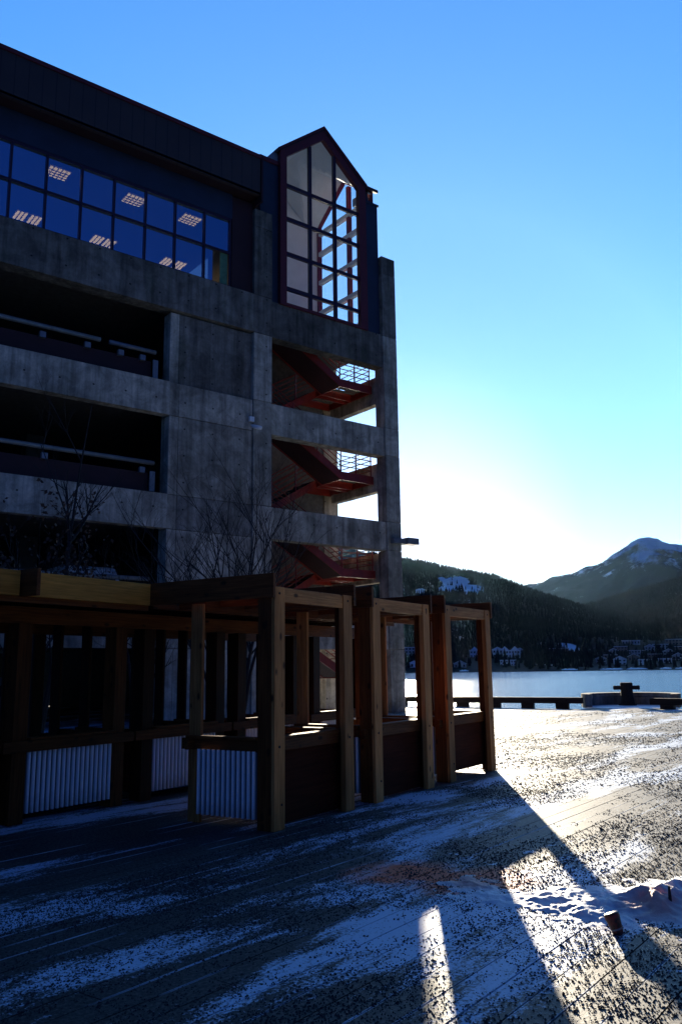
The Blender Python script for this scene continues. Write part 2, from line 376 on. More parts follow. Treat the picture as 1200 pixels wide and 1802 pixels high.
def hill(name, tab, D0, D1, a0, a1, z0, na, nr, amp, seed, mat, power=1.15, over=1.5, gully=0):
    lo_ = .25 if not gully else .6
    V = []; F = []; H = {}
    for i in range(na):
        a = a0+(a1-a0)*i/(na-1); el = interp(tab, a); Hr = D1*math.tan(R(el))+CAMH
        for j in range(nr):
            t = j/(nr-1)*over; D = D0+(D1-D0)*t; x, y = D*math.sin(R(a)), D*math.cos(R(a))
            base = z0+(Hr-z0)*(t**power if t <= 1 else 1-(t-1)*.55)
            en = min(1, t*3)*(1 if t < .8 else max(lo_, 1-(t-.8)*3.4) if t < 1.05 else lo_)
            z = base+amp*en*fbm(x, y, 1/(amp*7.), seed)
            if gully: z += gully*en*(abs(fbm(x, y, 1/(amp*3.2), seed+9))-.25)
            V.append((x, y, z)); H[(i, j)] = z
    for i in range(na-1):
        for j in range(nr-1): F.append((i*nr+j, (i+1)*nr+j, (i+1)*nr+j+1, i*nr+j+1))
    o = npmesh(name, V, F, mat, smooth=True); tag(o, kind='structure')
    def h(a, D):
        fi = (a-a0)/(a1-a0)*(na-1); fj = (D-D0)/(D1-D0)/over*(nr-1)
        i = max(0, min(na-2, int(fi))); j = max(0, min(nr-2, int(fj))); fi -= i; fj -= j
        return (H[(i,j)]*(1-fi)+H[(i+1,j)]*fi)*(1-fj)+(H[(i,j+1)]*(1-fi)+H[(i+1,j+1)]*fi)*fj
    return o, h
def dirD(a, D, z=0): return Vector((D*math.sin(R(a)), D*math.cos(R(a)), z))
DS, DAR = 900., 2100.
def z_el(D, el): return CAMH+D*math.tan(R(el))
CLEAR = [(46.0,5.62,1.15,.55),(47.15,5.15,.95,.42),(45.35,5.25,.6,.3),(45.0,5.9,.3,.2),(43.6,5.15,.5,.2),(42.2,5.2,.35,.16),(52.9,1.30,.8,.20),(53.45,.95,.42,.38),(53.1,.8,.25,.3)]
def in_clear(a, el, n=0):
    v = 0
    for (ca, ce, ra, re_) in CLEAR: v = max(v, 1-math.hypot((a-ca)/ra, (el-ce)/re_))
    return v + n
def mk_forest_floor():
    g = N('forest_slope'); c = g.coord(); at = g.n('ShaderNodeAttribute', attribute_name='clear').outputs['Fac']
    n = g.noise(c, .012, 8, .75); n2 = g.noise(c, .03, 4)
    m = g.ramp(g.math('ADD', at, g.math('MULTIPLY', g.math('SUBTRACT', n, .5), 1.1)), [(.12, 0), (.2, 1)])
    col = g.mix(g.ramp(n2, [(.3, 0), (.7, 1)]), (.010, .016, .018), (.02, .028, .028))
    g.set(col=g.mix(m, col, (.78, .82, .88)), rough=.9, spec=.1); return g.m
M['slope'] = mk_forest_floor()
def mk_mountain():
    g = N('snowy_mountain'); c = g.coord(); sp = g.n('ShaderNodeSeparateXYZ'); g.l(c, sp.inputs[0])
    n = g.noise(g.mapping(c, (1, 1, .35)), .004, 9, .72, .5); n2 = g.noise(c, .02, 6, .7)
    alt = g.math('MULTIPLY', g.math('SUBTRACT', sp.outputs[2], 640.), .0011)
    s = g.math('ADD', alt, g.math('MULTIPLY', g.math('SUBTRACT', n, .48), 1.5))
    s = g.math('ADD', s, g.math('MULTIPLY', g.math('SUBTRACT', n2, .5), .55))
    m = g.ramp(s, [(.16, 0), (.32, 1)])
    g.set(col=g.mix(m, (.022, .03, .028), (.80, .84, .9)), rough=.9, spec=.1); return g.m
M['mountain'] = mk_mountain()
hA, fA = hill('hillside', RA, DS, DAR, 22, 74, -4.5, 260, 110, 38, 3.1, M['slope'])
hB, fB = hill('hillside', RB, 1900., 3300., 48, 75, 20, 140, 60, 45, 8.4, M['slope'], 1.0)
hM, fM = hill('mountain', RM, 4600., 6800., 42, 75, 50, 420, 170, 150, 5.2, M['mountain'], 1.05, 1.25, gully=170)
for o in (hA, hB):
    me = o.data; co = np.empty(len(me.vertices)*3, dtype=np.float32); me.vertices.foreach_get('co', co); co = co.reshape(-1, 3)
    az = np.degrees(np.arctan2(co[:,0], co[:,1])); el = np.degrees(np.arctan2(co[:,2]-CAMH, np.hypot(co[:,0], co[:,1])))
    v = np.zeros(len(co))
    if o is hA:
        for (ca, ce, ra, re_) in CLEAR: v = np.maximum(v, 1-np.hypot((az-ca)/ra, (el-ce)/re_))
    at = me.attributes.new('clear', 'FLOAT', 'POINT'); at.data.foreach_set('value', v.astype(np.float32))
def forest(name, h, D0, D1, a0, a1, n, hmin, hmax, mat, seed, use_clear=False, tilt=True):
    r = np.random.default_rng(seed); VV = []; FF = []; b = 0
    ang = np.arange(6)*math.pi/3
    for k in range(n):
        a = r.uniform(a0, a1); D = math.sqrt(r.uniform(D0*D0, D1*D1)); z = h(a, D)
        el = math.degrees(math.atan2(z-CAMH, D))
        if use_clear and in_clear(a, el, .35*fbm(a*9, el*22, 1, 4)) > .14 and r.random() > .05: continue
        if use_clear and ((a > 54.6 and el < 1.75) or (46.4 < a < 50.3 and el < 1.15)) and r.random() < .72: continue
        if use_clear and el < .12 and r.random() < .6: continue
        x, y = D*math.sin(R(a)), D*math.cos(R(a)); H = r.uniform(hmin, hmax)*(1.25 if r.random() < .06 else 1)
        w_ = H*r.uniform(.15, .24); t0 = r.uniform(0, 1)
        for (zb, zt, rr) in ((.08, .62, 1.), (.38, 1., .62)):
            rad = w_*rr*(1+.25*r.uniform(-1, 1, 6))
            VV.append(np.stack([x+rad*np.cos(ang+t0), y+rad*np.sin(ang+t0), np.full(6, z+H*zb)+r.uniform(-.06, .06, 6)*H], 1))
            VV.append(np.array([[x+r.uniform(-.02, .02)*H, y, z+H*zt]]))
            for q in range(6): FF.append((b+q, b+(q+1) % 6, b+6))
            b += 7
    o = npmesh(name, np.concatenate(VV), FF, mat); return tag(o, kind='stuff', cat='forest')
def mk_needles():
    g = N('conifer_needles'); c = g.coord(); n = g.noise(c, .05, 5, .7)
    g.set(col=g.ramp(n, [(.3, (.005, .011, .015)), (.7, (.010, .018, .022))]), rough=.85, spec=.1); return g.m
M['needles'] = mk_needles()
f1 = forest('forest', fA, DS+25, DAR*1.04, 40, 64, 22000, 7, 13, M['needles'], 1, True)
tag(f1, 'dark conifer forest covering the near hillside across the water')
f2 = forest('forest', fB, 1950, 3330, 50, 64, 13000, 9, 16, M['needles'], 2)
tag(f2, 'lighter conifer forest on the hill rising behind, at the right')

# ------------------------------------------------------------------ far shore buildings
M['hs_white'] = plain('pale_siding', (.80, .82, .84), .7, 0, .1, .1, 0)
M['hs_grey'] = plain('grey_siding', (.36, .38, .41), .7, 0, .15, .1, 0)
M['hs_brown'] = plain('brown_siding', (.22, .17, .13), .7, 0, .2, .1, 0)
M['hs_win'] = plain('dark_pane', (.02, .03, .045), .15, 0, .1, .1, 0)
M['hs_snow'] = plain('roof_snow', (.82, .85, .9), .6, 0, .05, .1, 0)
def far_el(el, a, h=fA, lo=DS+8, hi=DAR):
    for D in np.arange(lo, hi, 6.):
        if math.degrees(math.atan2(h(a, D)-CAMH, D)) >= el: return D
    return hi
def house(a, el, wd, ht, dp, mat, label, gable=True, rows=1, cols=3, rot=0, nm='house', grp='houses on the far shore', gables=0, snow=True):
    D = far_el(el, a); z = fA(a, D)-1.0; c = dirD(a, D, z)
    e = empty(nm, c, label, 'house' if nm == 'house' else 'building', grp)
    th = R(a+rot); ux, uy = math.cos(th), -math.sin(th); vx, vy = math.sin(th), math.cos(th)   # u across, v away
    def tr(mb): mb.v = [(c.x+x*ux+y*vx, c.y+x*uy+y*vy, c.z+zz) for x, y, zz in mb.v]; return mb
    wmb = MB().box(-wd/2, wd/2, 0, dp, 0, ht)
    if gable: wmb.prism([(-wd/2, ht), (wd/2, ht), (0, ht+wd*.24)], 0, dp)
    tr(wmb).build('wall', mat, e)
    rb = MB(); t = .5; o_ = .6
    if gable:
        for s in (-1, 1):
            rb.prism([(0, ht+wd*.24+.02), (0, ht+wd*.24+t), (s*(wd/2+o_), ht-.24*o_*2+t), (s*(wd/2+o_), ht-.24*o_*2)], -o_, dp+o_)
    else:
        rb.box(-wd/2-o_, wd/2+o_, -o_, dp+o_, ht+.02, ht+.02+t)
        for q in range(gables):
            gx = -wd/2+wd*(q+.5)/gables; gw = wd/gables*.42
            rb.prism([(gx-gw, ht+t), (gx+gw, ht+t), (gx, ht+t+gw*.9)], -o_-.6, dp*.7)
    tr(rb).build('roof', M['hs_snow'] if snow else M['hs_grey'], e)
    for r_ in range(rows):
        for k in range(cols):
            x = -wd/2+wd*(k+.5)/cols; zc = ht*(r_+.55)/rows; ww = wd/cols*.27; hh = ht/rows*.26
            tr(MB().box(x-ww, x+ww, -.15, .1, zc-hh, zc+hh)).build('window', M['hs_win'], e)
W_, G_, B_ = M['hs_white'], M['hs_grey'], M['hs_brown']
house(47.35, .62, 22, 9, 14, W_, 'pale condo block seen through the end stall, three snowy dormers on its roof', False, 2, 6, 0, 'apartment_building', 'pale apartment blocks across the water', 2)
house(48.55, .62, 12, 10, 14, W_, 'narrow pale apartment block between two wider ones above the far shore', True, 2, 3, 0, 'apartment_building', 'pale apartment blocks across the water')
house(49.35, .62, 24, 9, 14, W_, 'wide pale apartment block with white dormers just right of the shelter', False, 2, 7, 0, 'apartment_building', 'pale apartment blocks across the water', 2)
house(49.2, .06, 17, 6.5, 12, W_, 'low white building with rows of windows below the dormered apartments', False, 2, 6, 0, 'apartment_building', 'pale apartment blocks across the water')
house(50.0, .7, 9, 8, 10, G_, 'small grey house at the right end of the apartment row', True, 2, 2)
house(43.0, .02, 9, 6, 9, W_, 'white gabled cottage by the far waterline, in the second stall opening', True, 1, 2)
house(43.55, .12, 10, 7, 10, B_, 'brown cottage with snowy roof beside the white cottage by the waterline', True, 1, 2)
house(42.75, .55, 12, 14, 10, G_, 'tall grey block with stepped balconies right of the concrete pillar', False, 4, 3, 0, 'apartment_building', None)
for k, (a, el) in enumerate([(45.5, 1.62), (45.85, 1.64), (46.15, 1.68)]):
    house(a, el, 9, 6, 8, W_, ['leftmost', 'middle', 'rightmost'][k]+' of three small white houses high in the dark woods', True, 1, 2)
house(46.05, .0, 13, 5, 10, G_, 'low grey boathouse by the waterline under the woods', True, 1, 3)
house(52.5, .75, 26, 9, 16, B_, 'brown hillside house under the big snow patch', False, 2, 5, 0, 'apartment_building', None)
hl = [(55.1,.12,12,7,G_,True),(55.7,.32,16,7,B_,False),(56.25,.06,15,7,W_,True),(56.35,.85,17,7,B_,False),(57.0,1.28,24,6,G_,False),(57.25,.6,20,7,G_,False),
      (57.1,.28,14,6,B_,True),(57.75,.02,14,7,W_,False),(58.1,.85,13,7,G_,True),(58.35,.38,16,7,B_,False),(58.75,1.0,20,7,G_,False),(58.95,.12,15,6,W_,False),(59.2,.55,14,7,G_,True),
      (59.55,1.22,22,8,B_,False),(59.75,.3,14,6,G_,True),(59.9,.8,14,7,B_,False),(55.9,.62,12,6,G_,True),(60.2,.08,12,7,W_,True)]
hd = ['grey gabled house at the left end of the shore village','brown flat roofed block above the left end of the village','white gabled house near the water, left of the snowy bank','brown flat block halfway up, left side of the village',
      'long grey flat building with a snow white roof line, highest of the village','wide grey block in the middle of the village','small brown gabled house in the middle, below the wide grey block','white flat fronted building on the snowy bank by the water',
      'grey gabled house between the two highest rows of the village','brown block just above the snowy bank','wide grey terrace on the upper right of the village','low white boathouse on the far bank above the bollard','grey gabled house above the low white boathouse',
      'large brown block in the top right of the village','small grey gabled house at the right edge near the water','brown flat house at the right edge, halfway up','small grey gabled house above the left end of the village','white gabled house at the right edge by the waterline']
for (a, el, wd, ht, mt, gb), lb in zip(hl, hd): house(a, el, wd, ht, 10, mt, lb, gb, 2 if ht > 6 else 1, max(2, int(wd/4)))
# snowy banks just above the waterline
bk = []
for k, (a0_, a1_) in enumerate([(52.6,53.6),(55.0,56.4),(56.6,57.9),(58.6,59.3),(59.5,60.6),(46.0,46.6),(43.2,43.8)]):
    mb = MB(); n = 14
    for i in range(n):
        a = a0_+(a1_-a0_)*i/(n-1); s = max(0, math.sin(math.pi*i/(n-1)))**.5
        z0 = -3.2; d0 = DS-6; d1 = d0+9*s+2
        for D, z in ((d0, z0+.9), (d0+3*s, z0+1.4+.5*s+.5*noise.noise(Vector((a*9, k, 0)))), (d1, z0+1.6+.7*s+1.0*noise.noise(Vector((a*14, k, 3))))): mb.v.append(tuple(dirD(a, D, z)))
    for i in range(n-1):
        for j in range(2): mb.f.append((i*3+j, (i+1)*3+j, (i+1)*3+j+1, i*3+j+1))
    tag(mb.build('terrain', M['hs_snow'], smooth=True), kind='structure')

# ------------------------------------------------------------------ parking garage with stair tower
G = empty('parking_garage', (15.05, 24, 0), 'dark concrete parking garage with office floor on top and glazed corner stair tower', 'building')
conc, cdk = M['conc'], M['conc_dark']
ZB = [(2.32, 3.40), (6.09, 7.20), (9.84, 10.97)]
XL = -9.0
for z0, z1 in ZB:
    MB().box(XL, 11.85, 24.0, 24.35, z0, z1).build('spandrel_beam', conc, G)
    MB().box(15.825, 21.12, 24.03, 24.5, z0, z1).build('spandrel_beam', conc, G)
MB().box(XL, 15.03, 23.96, 24.5, 13.5, 14.93).build('spandrel_beam', cdk, G)
MB().box(15.825, 21.12, 24.02, 24.5, 13.5, 14.88).build('spandrel_beam', cdk, G)
for z0, z1, dk in ((0, 3.40, 0), (3.42, 7.2, 0), (7.22, 10.97, 0), (10.99, 13.48, 0), (13.5, 14.93, 1), (14.95, 17.6, 1), (17.62, 18.3, 1)):
    MB().box(15.05, 15.8, 23.97, 24.7, z0, z1).build('column', cdk if dk else conc, G)
for z0, z1 in ((0, 2.31), (2.33, 6.09), (6.11, 7.2), (7.22, 9.86), (9.88, 10.97), (10.99, 14.83), (14.85, 17.55), (17.57, 18.31)):
    MB().box(21.14, 21.85, 23.95, 24.5, z0, z1).build('column', cdk if z0 > 14 else conc, G)
for z0, z1, yo in ((0, 2.3, .04), (2.32, 3.39, .03), (3.41, 6.07, .04), (6.09, 7.19, .03), (7.21, 9.83, .04), (9.85, 10.96, .03), (10.98, 13.44, .12)):
    MB().box(11.87, 12.19, 24.0+yo, 24.6, z0, z1).build('wall_panel', conc, G)
    MB().box(12.205, 15.03, 24.0+yo, 24.6, z0, z1).build('wall_panel', cdk if (z0 > 10.9 or 6 < z0 < 6.2) else conc, G)
# garage body: slabs, walls, inner columns
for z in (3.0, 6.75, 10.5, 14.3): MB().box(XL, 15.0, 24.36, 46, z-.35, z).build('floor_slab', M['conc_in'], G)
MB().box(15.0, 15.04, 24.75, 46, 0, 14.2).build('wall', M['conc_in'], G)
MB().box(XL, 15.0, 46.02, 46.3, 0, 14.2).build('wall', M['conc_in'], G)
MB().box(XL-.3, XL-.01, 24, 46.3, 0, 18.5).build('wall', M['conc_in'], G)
for x in (2.5, 9.5):
    MB().box(x-.3, x+.3, 30, 30.6, 0, 14.2).build('column', M['conc_in'], G)
for z in (10.97, 7.2, 3.4):
    MB().box(XL, 11.35, 24.42, 24.47, z-.6, z+.70).build('parapet_panel', M['maroon_dark'], G)
# bumper pipes with brackets
for z, segs in ((11.97, [(XL, 9.55), (9.85, 11.45)]), (8.22, [(XL, 11.5)]), (4.47, [(XL, 11.45)])):
    for a, b in segs:
        p = MB().tube([(a, 24.32, z), (b, 24.32, z)], .075, 10).build('guard_pipe', M['galv'], G, True)
    for x in ((7.75, 9.15, 10.25, 11.0) if z > 11 else (8.0, 11.1) if z > 8 else (10.9,)):
        MB().box(x-.09, x+.09, 24.28, 24.41, z-.36, z-.18).build('bracket', M['galv'], G)
    MB().box(11.32, 11.5, 24.2, 24.24, z-.95, z-.3).build('bracket', M['galv'], G)
# office floor
MB().box(14.18, 15.03, 24.12, 24.6, 14.95, 18.55).build('wall', M['maroon_dark'], G)
MB().box(XL, 14.18, 24.12, 24.5, 17.64, 18.6).build('wall', M['navy'], G)
MB().box(XL, 15.0, 23.55, 46, 18.62, 18.7).build('soffit', M['maroon_dark'], G)
MB().box(XL, 15.0, 23.55, 23.7, 18.6, 20.06).build('fascia', M['fascia'], G)
MB().box(XL, 15.02, 23.5, 23.76, 20.06, 20.2).build('roof_trim', M['maroon'], G)
MB().box(XL, 15.0, 23.78, 46, 19.9, 20.0).build('roof', M['conc_in'], G)
MB().box(15.03, 15.1, 23.5, 24.3, 18.35, 20.2).build('fascia', M['maroon_dark'], G)
of = MB(); z0, z1 = 14.97, 17.6
mulls = [14.12, 13.09, 11.96, 10.87, 9.76, 8.67, 7.55, 6.47, 5.4, 4.3, 3.2, 2.1, 1.0, -.1, -2, -4, -6, -8]
for x in mulls: of.box(x-.035, x+.035, 24.14, 24.26, z0, z1)
of.box(XL, 14.16, 24.13, 24.27, z0-.02, z0+.07); of.box(XL, 14.16, 24.13, 24.27, z1-.07, z1+.03); of.box(XL, 14.16, 24.135, 24.265, 16.25, 16.34)
wf = of.build('window_frame', M['frame'], G)
for i in range(len(mulls)-1):
    for (za, zb) in ((z0+.07, 16.25), (16.34, z1-.07)):
        if i == 0 and za < 15.5:
            MB().poly([(mulls[i+1]+.04,24.2,za),(13.45,24.2,za),(13.45,24.2,zb),(mulls[i+1]+.04,24.2,zb)], [(0,1,2,3)]).build('pane', M['office_glass'], wf)
            MB().box(13.75, 14.06, 24.21, 24.22, za, zb).build('pane', plain('green_curtain', (.10, .22, .12), .6), wf); continue
        MB().poly([(mulls[i+1]+.035,24.2,za),(mulls[i]-.035,24.2,za),(mulls[i]-.035,24.2,zb),(mulls[i+1]+.035,24.2,zb)], [(0,1,2,3)]).build('pane', M['office_glass'], wf)
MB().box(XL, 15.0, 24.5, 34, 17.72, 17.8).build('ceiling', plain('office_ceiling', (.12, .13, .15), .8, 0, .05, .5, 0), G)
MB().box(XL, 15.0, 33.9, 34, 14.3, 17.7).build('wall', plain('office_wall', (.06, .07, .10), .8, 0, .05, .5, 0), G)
# office ceiling lights (lit)
for i, x in enumerate([8.2, 10.85, 13.0, 5.6, 3.0]):
    L = empty('ceiling_light', (x, 25.2, 17.7), ['lit ceiling light panel above the third window bay', 'lit ceiling light panel above the fifth window bay', 'lit ceiling light panel above the seventh window bay', 'lit ceiling light', 'lit ceiling light'][i], 'ceiling light', 'lit office ceiling lights in the front row')
    if i > 2: bpy.data.objects.remove(L); continue
    MB().box(x-.36, x+.36, 24.75, 25.45, 17.66, 17.71).build('housing', M['fixture'], L)
    t = MB()
    for k in range(5): t.poly([(x-.34+k*.14+q*.10, yy, 17.64) for yy, q in ((24.8, 0), (25.4, 0), (25.4, 1), (24.8, 1))], [(0, 1, 2, 3)])
    t.build('lamp', M['lamp'], L)
    gr = MB()
    for k in range(3): gr.box(x-.35, x+.35, 24.95+k*.15, 24.965+k*.15, 17.60, 17.635)
    gr.build('louvre', M['fixture'], L)
for i, (x, wd) in enumerate([(8.05, .2), (8.6, .25), (10.9, .22), (11.35, .2), (13.75, .2), (14.25, .16)]):
    y = 28.4
    L = empty('ceiling_light', (x, y, 17.7), ['left of the two', 'right of the two'][i % 2]+' small lit ceiling lights low in the '+['second', 'fourth', 'sixth'][i//2]+' window bay', 'ceiling light', 'lit office ceiling lights in the rear row')
    t = MB()
    for k in range(3): t.box(x-wd+k*.14, x-wd+k*.14+.08, y-.3, y+.3, 17.60, 17.62)
    t.build('lamp', M['lamp'], L)
    MB().box(x-wd-.04, x+wd+.04, y-.34, y+.34, 17.63, 17.70).build('housing', M['fixture'], L)

# ---- stair tower
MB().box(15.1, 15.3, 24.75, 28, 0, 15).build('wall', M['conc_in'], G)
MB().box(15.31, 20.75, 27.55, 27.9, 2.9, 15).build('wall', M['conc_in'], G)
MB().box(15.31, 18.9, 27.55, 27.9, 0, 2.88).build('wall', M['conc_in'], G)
MB().box(20.77, 21.5, 27.5, 28.0, 0, 15).build('column', M['conc'], G)
for z in (1.2, 4.9, 8.5, 12.1):
    if z > 2: MB().box(21.15, 21.45, 24.52, 27.48, z, z+1.12).build('spandrel_beam', conc, G)
MB().box(15.31, 21.1, 24.52, 27.5, 14.3, 14.8).build('floor_slab', M['conc_in'], G)
ST = MB(); 
def stairs():
    X0, X1 = 16.1, 19.45
    for lv in range(4):
        zl = 1.3+3.75*lv   # mid landing level at the right end, underside
        zt = zl+.28
        st = MB(); e0 = (X1, zt); e1 = (X0, zt+1.92)
        for y in (24.62, 25.9):      # front flight: down to the right
            st.prism([(X1, zt-.30), (X1, zt+.03), (X0, zt+1.95), (X0, zt+1.62)], y, y+.05)
            st.box(X1, 21.05, y, y+.05, zt-.30, zt+.02)
        for y in (26.25, 27.4):      # rear flight: up to the right
            st.prism([(X0, zt-1.98-.3), (X1, zt-.33), (X1, zt+.0), (X0, zt-1.98)], y, y+.05)
            st.box(X1, 21.05, y+.001, y+.049, zt-.31, zt+.01)
        st.box(X1+.02, X1+.07, 24.68, 27.39, zt-.28, zt-.01); st.box(21.0, 21.05, 24.68, 27.39, zt-.28, zt-.01)
        st2 = MB()
        st2.prism([(X1, zt-.26), (X1, zt-.23), (X0, zt+1.69), (X0, zt+1.66)], 24.675, 25.895)
        st2.prism([(X0, zt-2.24), (X1, zt-.29), (X1, zt-.26), (X0, zt-2.21)], 26.305, 27.395)
        st2.build('soffit', M['maroon_dark'], G)
        so_ = st.build('stringer', M['redsteel'], G)
        tr = MB()
        for k in range(10):
            x = X1-(k+.5)*(X1-X0)/10; z = zt+.03+(k+.5)*.192-.1
            tr.box(x-.15, x+.15, 24.67, 25.9, z-.02, z+.02); tr.box(x+.13, x+.15, 24.67, 25.9, z-.2, z-.02)
            z = zt-.08-(k+.5)*.198
            tr.box(x-.15, x+.15, 26.3, 27.4, z-.02, z+.02)
        tr.build('tread', M['conc_in'], G)
        gr = MB()
        for k in range(9): gr.box(X1+.08, 21.0, 24.72+k*.30, 24.88+k*.30, zt-.05, zt-.01)
        gr.build('landing', M['conc_in'], G)
        fl = MB().box(15.3, X0, 24.6, 27.5, zt+1.62, zt+1.92).build('landing', M['conc_in'], G)
        rl = MB()
        for q in range(5):
            h = .25+q*.2
            rl.tube([(X0, 24.66, zt+1.95+h), (X1, 24.66, zt+h), (21.0, 24.66, zt+h)], .02, 6)
            rl.tube([(X0, 26.1, zt-1.98+h), (X1, 26.1, zt+h)], .02, 6)
            if q in (0, 2, 4): rl.tube([(X0, 27.3, zt-1.98+h), (X1, 27.3, zt+h)], .02, 6)
            rl.tube([(20.95, 24.7, zt+h), (20.95, 27.4, zt+h)], .018, 6)
        for x in (X1, 20.2, 20.95): rl.tube([(x, 24.66, zt), (x, 24.66, zt+1.08)], .025, 6)
        for k in range(1, 4):
            x = X1-(X1-X0)*k/3; z = zt+1.92*k/3; rl.tube([(x, 24.66, z), (x, 24.66, z+1.08)], .025, 6)
            z = zt-1.98*k/3; rl.tube([(x, 26.1, z), (x, 26.1, z+1.08)], .025, 6)
        for y in (25.6, 26.6): rl.tube([(20.95, y, zt), (20.95, y, zt+1.08)], .025, 6)
        rl.build('railing', M['redsteel'], G)
stairs()
# ---- glazed lantern
LX0, LX1, LP = 16.15, 20.35, 18.22
MB().box(15.35, LX0-.005, 24.1, 28, 14.9, 20.5).build('side_cladding', M['navy'], G)
MB().box(15.3, LX0-.01, 24.04, 28.05, 20.5, 20.66).build('roof_trim', M['maroon'], G)
MB().box(LX1+.005, 21.1, 24.1, 24.45, 14.9, 20.56).build('side_cladding', M['navy'], G)
MB().box(LX1+.01, 21.15, 24.05, 24.5, 20.56, 20.64).build('roof_trim', M['navy'], G)
MB().box(LX1+.01, 20.9, 24.3, 24.8, 20.64, 20.98).build('roof_vent', M['galv'], G)
MB().box(15.95, LX0-.01, 24.12, 24.6, 20.66, 21.05).build('roof_vent', M['galv'], G)
fr = MB(); t = .29
outer = [(LX0,14.86),(LX1,14.86),(LX1,21.13),(LP,22.87),(LX0,21.13)]; inner = [(LX0+t,14.97),(LX1-.37,14.97),(LX1-.37,20.9),(LP,22.4),(LX0+t,20.95)]
y0, y1 = 23.93, 24.12
for i in range(5):
    a, b = outer[i], outer[(i+1) % 5]; c_, d_ = inner[(i+1) % 5], inner[i]
    fr.prism([a, b, c_, d_], y0, y1)
lf = fr.build('window_frame', M['maroon'], G)
fr = MB()
for x, zt in ((17.58, 21.87), (18.79, 21.92)): fr.box(x-.065, x+.065, 23.98, 24.1, 14.97, zt)
for z in (19.79, 18.41, 16.98, 15.58): fr.box(LX0+t, LX1-.37, 23.985, 24.095, z-.07, z+.07)
fr.build('mullion', M['frame'], lf)
MB().poly([(a, 24.035, b) for a, b in inner], [(0, 1, 2, 3, 4)]).build('pane', M['clear_glass'], lf)
# cross gabled roof
nx, ny = 26, 26; V = []; F = []
for s_ in (0, .14):
    for i in range(nx):
        for j in range(ny):
            x = LX0-.1+(LX1+.75-LX0+.0)*i/(nx-1); y = 23.9+4.2*j/(ny-1)
            V.append((x, y, max(22.80-.83*abs(x-LP), 22.62-.76*abs(y-26.05) if x > LP-.1 else 0, 21.05)+s_))
n_ = nx*ny
for i in range(nx-1):
    for j in range(ny-1):
        a = i*ny+j; F.append((a, a+1, a+ny+1, a+ny)); F.append((n_+a, n_+a+ny, n_+a+ny+1, n_+a+1))
for i in range(nx-1):
    for j in (0, ny-1): a = i*ny+j; F.append((a, a+ny, n_+a+ny, n_+a))
for j in range(ny-1):
    for i in (0, nx-1): a = i*ny+j; F.append((a, a+1, n_+a+1, n_+a))
ro = npmesh('roof', [(x-15.05, y-24, z) for x, y, z in V], F, M['maroon_dark'], G)
npmesh('ceiling', [(min(max(x, LX0+.13), 20.8)-15.05, min(max(y, 24.13), 27.9)-24, z-.03) for x, y, z in V[:n_]], F[:0]+[f for f in F if max(f) < n_], M['white'], G)
for s in (-1, 1):
    xx = LX0 if s < 0 else LX1
    MB().prism([(LP, 22.87), (LP, 22.98), (xx+s*.06, 21.21), (xx+s*.06, 21.1)], 23.88, 23.925).build('roof_trim', M['maroon'], G)
MB().box(LX0+.02, LX0+.12, 24.13, 27.9, 14.9, 21.0).build('wall', M['white'], G)
MB().prism([(LX0+.13, 14.9), (20.85, 14.9), (20.85, 21.0), (LP, 22.7), (LX0+.13, 21.0)], 27.92, 28.0).build('wall', M['white'], G)
MB().box(LX0+.13, 20.85, 24.2, 27.9, 14.82, 14.89).build('floor_slab', M['conc_in'], G)
# east window of the lantern
ew = MB(); EXx = 20.9
for y in (24.3, 25.72, 27.86): ew.box(EXx-.09, EXx+.09, y-.08, y+.08, 14.9, 21.3 if y != 25.72 else 22.2)
for (a, b) in (((27.9, 21.25), (26.05, 22.65)), ((26.05, 22.65), (24.2, 21.25))): ew.bar((EXx, a[0], a[1]), (EXx, b[0], b[1]), .18, .18)
ef = ew.build('window_frame', M['redsteel'], G)
ew = MB()
for z in (20.85, 19.87, 18.5, 17.06, 15.6): ew.box(EXx-.11, EXx+.07, 24.38, 27.78, z-.09, z+.09)
ew.build('mullion', M['white'], ef)
MB().poly([(EXx+.1, a, b) for a, b in [(24.3, 14.9), (27.86, 14.9), (27.86, 21.2), (26.05, 22.6), (24.3, 21.2)]], [(0, 1, 2, 3, 4)]).build('pane', M['clear_glass'], ef)
MB().box(20.5, 20.62, 24.13, 24.4, 14.9, 21.2).build('side_cladding', M['navy'], G)

# ---- wall things
c = empty('security_camera', (14.95, 23.95, 10.0), 'small white security camera on the concrete column beside the panel seam', 'camera')
MB().box(14.84, 15.02, 23.86, 23.96, 10.12, 10.30).build('junction_box', M['camwhite'], c, bevel=.01)
MB().bar((14.93, 23.93, 10.0), (14.93, 23.78, 9.92), .05, .05).build('arm', M['camwhite'], c)
MB().tube([(14.88, 23.8, 9.93), (15.03, 23.62, 9.86), (15.1, 23.54, 9.83)], [.06, .075, .06], 10).build('housing', M['camwhite'], c, True)
c = empty('wall_lamp', (21.6, 23.95, 6.5), 'grey box shaped flood lamp standing out from the right hand concrete pillar', 'lamp')
MB().box(21.28, 21.42, 23.78, 23.94, 6.36, 6.52).build('bracket', M['fixture'], c, bevel=.01)
MB().bar((21.30, 23.84, 6.47), (21.89, 23.82, 6.47), .16, .2).build('arm', M['fixture'], c, bevel=.01)
MB().box(21.90, 22.50, 23.62, 24.05, 6.36, 6.62).build('housing', M['fixture'], c, bevel=.02)

